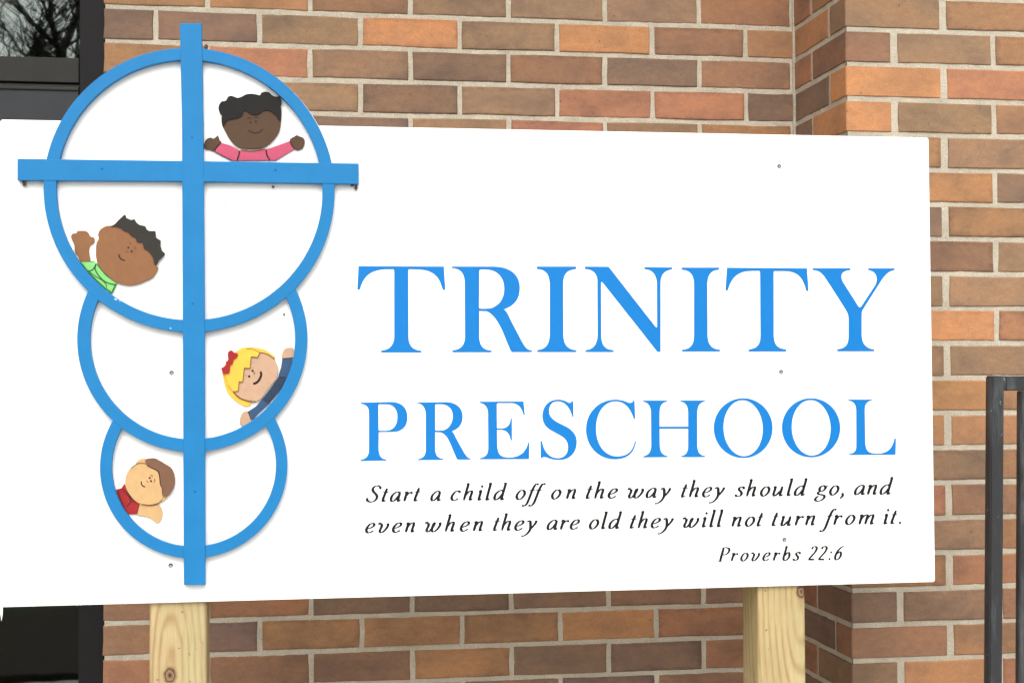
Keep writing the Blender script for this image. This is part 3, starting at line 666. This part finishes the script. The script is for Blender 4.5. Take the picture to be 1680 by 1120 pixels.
for t, a, b in (('even', 598.6, 681.4), ('when', 697, 792.9), ('they', 808.6, 882), ('are', 896.4, 952), ('old', 965.7, 1020.7), ('they', 1032.9, 1105.7), ('will', 1120, 1187), ('not', 1200, 1252.9), ('turn', 1265.7, 1337.9), ('from', 1343.6, 1435), ('it.', 1449.3, 1478.6)):
    word(t, a, b, bl2(a), bl2(b), 15.8)
word('Proverbs', 1177.9, 1314.3, bl3(1178), bl3(1314), 13.4)
word('22:6', 1325.7, 1385.7, bl3(1326), bl3(1386), 13.4)

# ---------------- painted child figures (layered cut-outs fixed to the panel)
def sm(P, n=4):
    Q = P + P[:3]; out = []
    for i in range(len(P)):
        p0, p1, p2, p3 = P[i-1], P[i], P[(i+1) % len(P)], P[(i+2) % len(P)]
        for j in range(n):
            t = j/n
            out.append(tuple(.5*((2*p1[k])+(-p0[k]+p2[k])*t+(2*p0[k]-5*p1[k]+4*p2[k]-p3[k])*t*t+(-p0[k]+3*p1[k]-3*p2[k]+p3[k])*t**3) for k in (0, 1)))
    return out
class Fig:
    def __init__(s, ox, oy, sc, lab): s.f = (ox, oy, sc); s.root = None; s.lab = lab
    def poly(s, name, P, o0, o1, m, smooth=True, top=False):
        if smooth: P = sm(P)
        ox, oy, sc = s.f
        c = [uv(ox+x/sc, oy+y/sc, o1) for x, y in P]
        o = shape(name, [c], o0, o1, m, s.root or sign, .0004 if o1-o0 > .002 else 0)
        if s.root is None: s.root = o; tag(o, s.lab)
        return o
    def line(s, name, P, wd, off, m, curved=True):
        ox, oy, sc = s.f; C = catmull([tuple(p) for p in P]) if curved and len(P) > 2 else [tuple(p) for p in P]
        Lf, Rt = [], []
        for i, p in enumerate(C):
            a = C[max(i-1, 0)]; b = C[min(i+1, len(C)-1)]; dx, dy = b[0]-a[0], b[1]-a[1]; d = math.hypot(dx, dy) or 1
            w_ = wd*.64*(1 if 0 < i < len(C)-1 else .6)
            Lf.append((p[0]-dy/d*w_, p[1]+dx/d*w_)); Rt.append((p[0]+dy/d*w_, p[1]-dx/d*w_))
        V, F = [], []
        for a, b in zip(Lf, Rt):
            for q in (a, b):
                u_, v_ = uv(ox+q[0]/sc, oy+q[1]/sc, off); V.append(L3(u_, v_, off))
        for i in range(len(C)-1): F.append((2*i, 2*i+2, 2*i+3, 2*i+1))
        mesh(name, V, F, m, s.root)
    def dots(s, name, L, r, off, m):
        ox, oy, sc = s.f; V, F = [], []
        for cx, cy in L:
            b = len(V)
            for i in range(12):
                u_, v_ = uv(ox+(cx+r*math.cos(i*math.pi/6))/sc, oy+(cy+r*math.sin(i*math.pi/6))/sc, off); V.append(L3(u_, v_, off))
            F.append(tuple(range(b, b+12)))
        mesh(name, V, F, m, s.root)
T1, T2, T3 = .0030, .0045, .0062
f = Fig(320, 140, 8, 'painted child with black puffed hair and a pink shirt, arms spread')
f.poly('child_cutout', [(350, 500), (400, 610), (450, 700), (520, 780), (600, 822), (740, 832), (880, 818), (980, 765), (1060, 680), (1110, 590), (1128, 450), (1110, 330), (1000, 250), (740, 220), (450, 270), (360, 380)], .0002, T2, M_SKIN1)
f.poly('shirt', [(345, 755), (460, 785), (585, 855), (740, 870), (930, 840), (1010, 815), (1245, 730), (1310, 835), (1060, 985), (550, 990), (490, 988), (250, 865)], .0002, T1, M_PINK, False)
f.poly('hand', [(345, 755), (325, 720), (300, 660), (272, 680), (240, 700), (200, 685), (150, 710), (120, 760), (120, 810), (150, 840), (200, 850), (255, 858)], .0002, T1+.0002, M_SKIN1)
f.poly('hand', [(1245, 725), (1270, 690), (1305, 672), (1335, 655), (1370, 670), (1420, 690), (1440, 740), (1425, 800), (1400, 835), (1320, 845)], .0002, T1+.0002, M_SKIN1)
f.poly('hair', [(350, 500), (362, 530), (385, 520), (400, 490), (440, 455), (560, 430), (615, 395), (640, 335), (680, 345), (740, 382), (800, 390), (850, 370), (900, 337), (980, 337), (1060, 400), (1110, 470), (1130, 440), (1135, 330), (1125, 280), (1135, 210), (1110, 150), (1060, 150), (1010, 130), (975, 95), (925, 85), (870, 100), (850, 130), (800, 120), (740, 112), (670, 120), (610, 150), (560, 165), (520, 152), (470, 138), (430, 155), (405, 200), (345, 215), (315, 260), (308, 310), (330, 370), (360, 405), (348, 445)], .0003, T3, M_HAIR1)
f.line('seam', [(585, 858), (575, 920), (550, 985)], 15, T1+.0003, M_LINE); f.line('seam', [(930, 840), (945, 920), (985, 985)], 15, T1+.0003, M_LINE)
f.line('seam', [(330, 760), (285, 810), (250, 868)], 14, T1+.0004, M_LINE); f.line('seam', [(1248, 728), (1270, 790), (1312, 838)], 12, T1+.0004, M_LINE)
f.line('seam', [(600, 850), (740, 866), (920, 838)], 12, T1+.0003, M_BLINE); f.line('seam', [(250, 868), (360, 930), (490, 988)], 8, T1+.0003, M_LINE)
f.dots('eye', [(728, 490), (798, 478)], 13, T2+.0002, M_LINE); f.line('mouth', [(700, 590), (745, 618), (800, 630), (860, 605), (888, 575)], 11, T2+.0002, M_LINE)
f.line('brow', [(690, 440), (715, 425), (742, 440)], 8, T2+.0002, M_LINE); f.line('brow', [(780, 435), (808, 420), (838, 435)], 8, T2+.0002, M_LINE)
f = Fig(100, 340, 7.467, 'painted child with spiky charcoal hair and a green shirt, tilted, one hand raised')
f.poly('child_cutout', [(600, 225), (540, 235), (480, 275), (455, 330), (462, 390), (435, 440), (428, 560), (440, 660), (480, 740), (560, 830), (680, 920), (820, 955), (940, 940), (1040, 900), (1110, 865), (1150, 825), (1182, 770), (1190, 735), (1165, 715), (1140, 640), (1080, 500), (980, 380), (850, 270), (720, 225)], .0002, T2, M_SKIN2)
f.poly('shirt', [(235, 665), (410, 662), (440, 690), (480, 740), (560, 830), (690, 925), (680, 945), (655, 1010), (625, 1055), (540, 1020), (410, 890), (310, 790)], .0002, T1, M_GREEN, False)
f.poly('hand', [(125, 370), (140, 325), (190, 315), (205, 290), (300, 290), (340, 320), (355, 355), (400, 370), (412, 400), (400, 440), (365, 460), (345, 500), (345, 560), (355, 668), (240, 668), (210, 600), (170, 550), (165, 460)], .0002, T1-.0002, M_SKIN2)
f.poly('hair', [(610, 235), (660, 205), (700, 160), (765, 100), (785, 88), (800, 130), (860, 155), (900, 145), (920, 182), (960, 215), (1030, 230), (1050, 272), (1080, 290), (1155, 290), (1160, 370), (1220, 405), (1215, 470), (1235, 530), (1275, 565), (1250, 600), (1200, 650), (1160, 715), (1142, 690), (1130, 620), (1080, 545), (1015, 505), (1000, 432), (930, 425), (912, 370), (870, 358), (820, 305), (770, 290), (740, 258), (680, 238)], .0003, T3, M_HAIR2, False)
g_ = T1+.0003
f.line('seam', [(240, 664), (410, 662)], 11, g_, M_LGREEN); f.line('seam', [(432, 690), (412, 738), (375, 772), (330, 782)], 12, g_, M_LGREEN)
f.line('seam', [(428, 700), (416, 745), (450, 820), (530, 905), (620, 940), (682, 945)], 12, g_, M_LGREEN); f.line('seam', [(440, 690), (480, 745), (560, 835), (690, 928)], 10, g_+.0002, M_LGREEN)
f.line('seam', [(245, 680), (330, 785), (430, 890), (540, 990), (615, 1040)], 12, g_+.0001, M_LGREEN); f.line('seam', [(668, 950), (640, 1010), (622, 1052)], 12, g_, M_LGREEN)
f.line('seam', [(350, 790), (430, 850), (500, 890), (550, 940), (560, 985)], 8, g_, M_LGREEN)
f.dots('eye', [(825, 495), (866, 540)], 13, T2+.0002, M_LINE); f.line('mouth', [(708, 575), (718, 612), (745, 640), (786, 652)], 12, T2+.0002, M_LINE)
f.line('brow', [(832, 440), (848, 438), (860, 458)], 8, T2+.0002, M_BLINE); f.line('brow', [(895, 485), (912, 498), (910, 518)], 8, T2+.0002, M_BLINE)
f.line('nose', [(808, 528), (802, 548), (822, 558)], 7, T2+.0002, M_BLINE)
f = Fig(350, 560, 8, 'painted smiling child with yellow hair, a red bow and a denim-blue shirt')
f.poly('child_cutout', [(560, 130), (660, 150), (740, 190), (800, 240), (845, 320), (850, 400), (820, 490), (760, 570), (700, 640), (650, 720), (600, 770), (520, 790), (400, 765), (320, 710), (270, 655), (300, 450), (420, 200)], .0002, T2, M_SKIN3)
f.poly('hair_back', [(125, 450), (120, 400), (180, 260), (330, 110), (430, 75), (560, 80), (680, 110), (770, 170), (805, 232), (600, 480), (500, 790), (480, 838), (430, 852), (370, 830), (280, 770), (200, 690), (150, 580)], .0003, T1, M_YEL)
f.poly('hair', [(430, 92), (510, 98), (610, 140), (580, 205), (495, 200), (480, 350), (405, 350), (385, 530), (340, 530), (325, 650), (260, 655), (190, 560), (150, 430), (210, 270), (330, 125)], .0003, T3, M_YEL, False)
f.poly('bow', [(105, 350), (140, 330), (168, 300), (160, 270), (195, 240), (190, 150), (235, 115), (270, 142), (318, 160), (312, 200), (265, 240), (255, 285), (222, 320), (215, 385), (195, 420), (128, 415), (112, 380)], .0004, T3+.0025, M_RED)
f.poly('hand', [(908, 225), (900, 180), (910, 140), (940, 95), (1000, 80), (1055, 100), (1050, 212)], .0002, T1-.0003, M_SKIN3)
f.poly('hand', [(465, 915), (400, 920), (360, 970), (343, 1060), (370, 1102), (430, 1108), (510, 1045), (490, 960)], .0002, T1-.0003, M_SKIN3)
f.poly('shirt', [(905, 225), (1040, 210), (1025, 330), (970, 480), (890, 620), (810, 720), (720, 830), (600, 935), (512, 1035), (480, 950), (458, 915), (560, 850), (650, 740), (760, 600), (850, 470), (890, 330)], .0002, T1, M_DENIM, False)
f.poly('shirt_front', [(850, 470), (960, 470), (890, 620), (800, 735), (740, 800), (650, 760), (700, 690), (770, 600)], .0004, T1+.0004, M_DENIM2, False)
o_ = T3+.0002
f.line('hair_outline', [(430, 98), (510, 98)], 9, o_, M_BLINE, False)
for a, b in zip([(510, 98), (610, 142), (580, 207), (495, 200), (480, 350), (405, 348), (385, 530), (337, 525), (325, 650)], [(610, 142), (580, 207), (495, 200), (480, 350), (405, 348), (385, 530), (337, 525), (325, 650), (255, 657)]):
    f.line('hair_outline', [a, b], 10, o_, M_BLINE, False)
f.line('hair_outline', [(610, 145), (700, 165), (760, 200), (805, 235)], 11, T2+.0002, M_BLINE); f.line('hair_outline', [(265, 665), (340, 735), (450, 778), (560, 790)], 11, T2+.0002, M_BLINE)
f.line('seam', [(905, 226), (1036, 214)], 13, T1+.0002, M_LINE); f.line('seam', [(458, 918), (500, 1030)], 18, T1+.0002, M_LINE)
f.line('seam', [(860, 465), (955, 470)], 11, T1+.0006, M_LINE); f.line('seam', [(660, 765), (740, 815)], 10, T1+.0006, M_LINE)
f.dots('eye', [(516, 385), (470, 458)], 16, T2+.0002, M_LINE); f.line('mouth', [(620, 392), (628, 440), (600, 505), (565, 540), (522, 556)], 24, T2+.0002, M_LINE)
f.line('nose', [(530, 400), (545, 415), (528, 432)], 8, T2+.0002, M_BLINE); f.line('brow', [(508, 348), (525, 352)], 8, T2+.0002, M_BLINE); f.line('brow', [(430, 435), (430, 462)], 8, T2+.0002, M_BLINE)
f = Fig(180, 740, 8.617, 'painted child with smooth brown hair and a red shirt, one arm stretched down')
f.poly('child_cutout', [(520, 185), (440, 172), (370, 188), (300, 228), (240, 320), (217, 430), (235, 530), (290, 620), (360, 700), (450, 745), (580, 757), (690, 727), (752, 650), (755, 560), (735, 420), (700, 290), (620, 210)], .0002, T2, M_SKIN4)
f.poly('ear', [(365, 172), (410, 120), (460, 105), (515, 110), (530, 200), (400, 200)], .0002, T1, M_SKIN4)
f.poly('ear', [(745, 630), (805, 635), (790, 680), (745, 710), (690, 722), (690, 660)], .0002, T1, M_SKIN4)
f.poly('shirt', [(90, 540), (165, 520), (205, 460), (230, 490), (260, 580), (330, 680), (425, 722), (380, 888), (250, 885), (190, 810), (130, 680)], .0002, T1, M_RED, False)
f.poly('arm', [(425, 735), (500, 750), (580, 760), (690, 760), (735, 815), (748, 890), (725, 970), (670, 1015), (625, 985), (595, 955), (520, 925), (380, 890), (395, 800)], .0002, T1-.0003, M_SKIN4)
f.poly('hair', [(505, 116), (620, 98), (700, 130), (780, 180), (860, 230), (905, 310), (920, 400), (905, 510), (850, 600), (810, 637), (752, 622), (745, 520), (720, 460), (705, 315), (660, 262), (560, 215), (522, 185)], .0003, T3, M_HAIR4)
f.line('hair_outline', [(522, 188), (560, 218), (660, 266), (700, 320), (716, 460), (742, 520), (750, 622)], 11, T2+.0003, M_LINE)
f.line('face_outline', [(300, 240), (370, 185), (440, 168), (515, 178)], 9, T2+.0002, M_BLINE); f.line('face_outline', [(450, 748), (580, 758), (690, 730), (740, 690)], 9, T2+.0002, M_BLINE)
f.line('seam', [(230, 490), (262, 585), (330, 682), (425, 722)], 14, T1+.0002, M_LINE); f.line('seam', [(175, 530), (240, 600), (300, 700), (240, 780)], 10, T1+.0002, M_LINE); f.line('seam', [(300, 700), (380, 730)], 8, T1+.0003, M_LINE)
f.line('seam', [(120, 560), (160, 700), (240, 870)], 9, T1+.0002, M_LINE); f.line('seam', [(424, 728), (384, 886)], 11, T1+.0003, M_LINE)
f.dots('eye', [(565, 376), (584, 420)], 15, T2+.0002, M_LINE); f.line('mouth', [(447, 422), (448, 460), (470, 490), (502, 502)], 13, T2+.0002, M_LINE)
f.line('brow', [(575, 340), (598, 342), (602, 360)], 9, T2+.0002, M_BLINE); f.line('brow', [(630, 388), (640, 410), (625, 438)], 9, T2+.0002, M_BLINE); f.line('nose', [(522, 410), (532, 430), (550, 434)], 8, T2+.0002, M_BLINE)

# ------------------------------------------------------------------ handrail
hr = empty('handrail', Matrix.Translation((.118, -.635, GZ)), 'black painted metal handrail with square tube post at the right edge', 'handrail')
def tube(name, a, b, sx, sy, bev=.002, lab=None):
    a = Vector(a); b = Vector(b); d = b-a; L = d.length
    V, F = boxvf(-sx/2, sx/2, -sy/2, sy/2, 0, L)
    me = bpy.data.meshes.new(name); bm = bmesh.new(); vs = [bm.verts.new(q) for q in V]
    for q in F: bm.faces.new([vs[i] for i in q])
    bmesh.ops.bevel(bm, geom=list(bm.edges), offset=bev, segments=2, affect='EDGES')
    zz = d.normalized(); xx = Vector((1, 0, 0)) if abs(zz.z) > .5 else Vector((0, 1, 0))
    yy = zz.cross(xx).normalized(); xx = yy.cross(zz)
    m_ = Matrix((xx, yy, zz)).transposed().to_4x4(); m_.translation = a
    bm.transform(m_); bm.to_mesh(me); bm.free()
    o = link(name, me, M_RAIL, hr)
    if lab: tag(o, lab)
    return o
H0 = -GZ
hx = lambda z: .0 + (z-(-.74))*.0206   # the post leans a little
def hp(x, y, z): return (x-.118, y+.635, z-GZ)
tube('post', hp(.1225-.0325, -.638, GZ), hp(.1225, -.638, -.7405), .0235, .022)
tube('rail', hp(.137, -.638, -.7535), hp(1.35, -.638, -.7535), .022, .0245)
for i in range(12):
    x = .1735+i*.1
    tube('baluster', hp(x-.028, -.638, GZ+.10), hp(x, -.638, -.7665), .016, .016, .0015)
tube('rail', hp(.10, -.638, GZ+.1), hp(1.30, -.638, GZ+.1), .02, .02)
blobw = mesh('weld', *(lambda c: ([(c[0]+.0035*math.cos(i*math.pi/4)*(1 if k else .2), c[1]-.012+.003*k, c[2]+.0115*math.sin(i*math.pi/4)*(1 if k else .3)) for k in (0, 1) for i in range(8)], [tuple(range(7, -1, -1))]+[(i, (i+1) % 8, 8+(i+1) % 8, 8+i) for i in range(8)]))(hp(.1352, -.638, -.7535)), M_RAIL, hr)
tube('post', hp(1.3255, -.638, GZ), hp(1.3425, -.638, -.767), .0235, .022)

# ------------------------------------------------------------------ trees behind the camera (seen in the window glass)
M_BARK = paint('tree_bark', (.055, .042, .034), .9, .3, 12, .6); M_LEAFD = paint('dark_leaves', (.035, .055, .025), .8, .4, 2, 0)
M_TWIG = paint('thin_twigs', (.04, .032, .027), .9, .2, 8, 0); M_BIRCH = paint('pale_bark', (.42, .40, .36), .8, .3, 9, .4)
def limb(V, F, a, b, ra, rb, n=7):
    a = Vector(a); b = Vector(b); d = (b-a).normalized(); x = d.orthogonal().normalized(); y = d.cross(x); s = len(V)
    for P, r in ((a, ra), (b, rb)):
        for i in range(n): t = 2*math.pi*i/n; V.append(P+x*r*math.cos(t)+y*r*math.sin(t))
    for i in range(n): k = (i+1) % n; F.append((s+i, s+k, s+n+k, s+n+i))
def tree(name, x, y, h, spread, leafs, label, bark, seed, leafm, lean=0.0):
    rnd = random.Random(seed)
    root = empty(name, Matrix.Translation((x, y, GZ)), label, 'tree')
    TV, TF, BV, BF, tips = [], [], [], [], []
    def grow(p, d, L, r, lev):
        q = Vector(p); dd = Vector(d)
        for s in range(4):
            e_ = q+dd*L/4; limb(TV if lev < 2 else BV, TF if lev < 2 else BF, q, e_, r*(1-s*.17), r*(1-(s+1)*.17), 7 if lev < 2 else 4)
            q = e_; dd = (dd+Vector((rnd.uniform(-.2, .2), rnd.uniform(-.2, .2), rnd.uniform(-.05, .16)))).normalized()
            if lev < 4 and (s > 0 or lev > 0):
                for _ in range(2 if lev < 3 or rnd.random() < .5 else 3):
                    a = rnd.uniform(0, 6.28); k = spread*rnd.uniform(.7, 1.2)
                    nd = (dd+Vector((math.cos(a)*k, math.sin(a)*k, rnd.uniform(-.1, .5)))).normalized()
                    grow(q, nd, L*rnd.uniform(.42, .62), r*.42, lev+1)
            if lev >= 3: tips.append(q.copy())
    grow((0, 0, 0), Vector((lean, 0, 1)).normalized(), h*.62, h*.018, 0)
    mesh('trunk', TV, TF, bark, root, True)
    if leafs:
        for t in tips:
            for _ in range(leafs):
                c = t+Vector((rnd.gauss(0, .16), rnd.gauss(0, .16), rnd.gauss(0, .14))); u_ = Vector((rnd.gauss(0, 1), rnd.gauss(0, 1), rnd.gauss(0, 1))).normalized(); v_ = u_.orthogonal().normalized()
                s = rnd.uniform(.03, .07); b = len(BV); BV.extend([c-u_*s, c+v_*s*.5, c+u_*s, c-v_*s*.5]); BF.append((b, b+1, b+2, b+3))
    mesh('crown', BV, BF, leafm, root)
tree('bare_tree', -2.6, -12.5, 7.6, 1.05, 0, 'bare branching tree behind the viewer, mirrored at the left of the dark window pane', M_BARK, 3, M_TWIG, -.10)
# slim pale birch: straight trunk with short twigs
rt = empty('birch_tree', Matrix.Translation((-4.06, -19, GZ)), 'slim pale barked birch behind the viewer, mirrored at the right of the dark window pane', 'tree')
V, F, BV, BF = [], [], [], []; rb = random.Random(5); q = Vector((0, 0, 0))
for i in range(22):
    e_ = Vector((rb.uniform(-.03, .03), rb.uniform(-.03, .03), (i+1)*.42)); limb(V, F, q, e_, .085-.0032*i, .085-.0032*(i+1), 8); q = e_
    if i > 4:
        for _ in range(3):
            a = rb.uniform(0, 6.28); p0 = q.copy(); d = Vector((math.cos(a), math.sin(a), rb.uniform(.4, .9)))
            for t in range(5):
                p1 = p0+d*rb.uniform(.16, .28); limb(BV, BF, p0, p1, .012-.002*t, .010-.002*t, 4); p0 = p1; d += Vector((rb.uniform(-.3, .3), rb.uniform(-.3, .3), rb.uniform(-.3, .1)))
mesh('trunk', V, F, M_BIRCH, rt, True); mesh('crown', BV, BF, M_TWIG, rt)
def conifer(x, y, h, w_, label, seed):
    rc = random.Random(seed); root = empty('conifer_tree', Matrix.Translation((x, y, GZ)), label, 'tree')
    V, F, BV, BF = [], [], [], []
    limb(V, F, (0, 0, 0), (0, 0, h*.98), h*.014, .01, 8)
    for i in range(int(h*30)):
        z = h*(1-(rc.random()**.9)*.86); rr = (h-z)/h*w_*rc.uniform(.6, 1.15)+.04; a = rc.uniform(0, 6.28)
        p0 = Vector((0, 0, z)); p1 = Vector((rr*math.cos(a), rr*math.sin(a), z+rr*rc.uniform(-.15, .25))); limb(BV, BF, p0, p1, .012, .004, 3)
        for t in range(9):
            c = p0.lerp(p1, rc.uniform(.25, 1.05)); s_ = rc.uniform(.05, .13); u_ = Vector((rc.gauss(0, 1), rc.gauss(0, 1), rc.gauss(0, .6))).normalized(); v_ = u_.orthogonal().normalized()
            b = len(BV); BV.extend([c-u_*s_, c+v_*s_*.35, c+u_*s_, c-v_*s_*.35]); BF.append((b, b+1, b+2, b+3))
    mesh('trunk', V, F, M_BARK, root, True); mesh('crown', BV, BF, M_LEAFD, root)
conifer(-8.7, -45, 13.0, 4.6, 'dark conical conifer behind the viewer, mirrored low in the dark window pane', 4)
conifer(-11.0, -50, 13.0, 4.2, 'dark conifer farther behind the viewer, left of the mirrored one', 6)
tree('spreading_tree', 4, -34, 11, .9, 4, 'tall spreading leafy tree farthest behind the viewer', M_BARK, 21, M_LEAFD)
print('bricks', nb, 'stuff verts', len(stuffV))
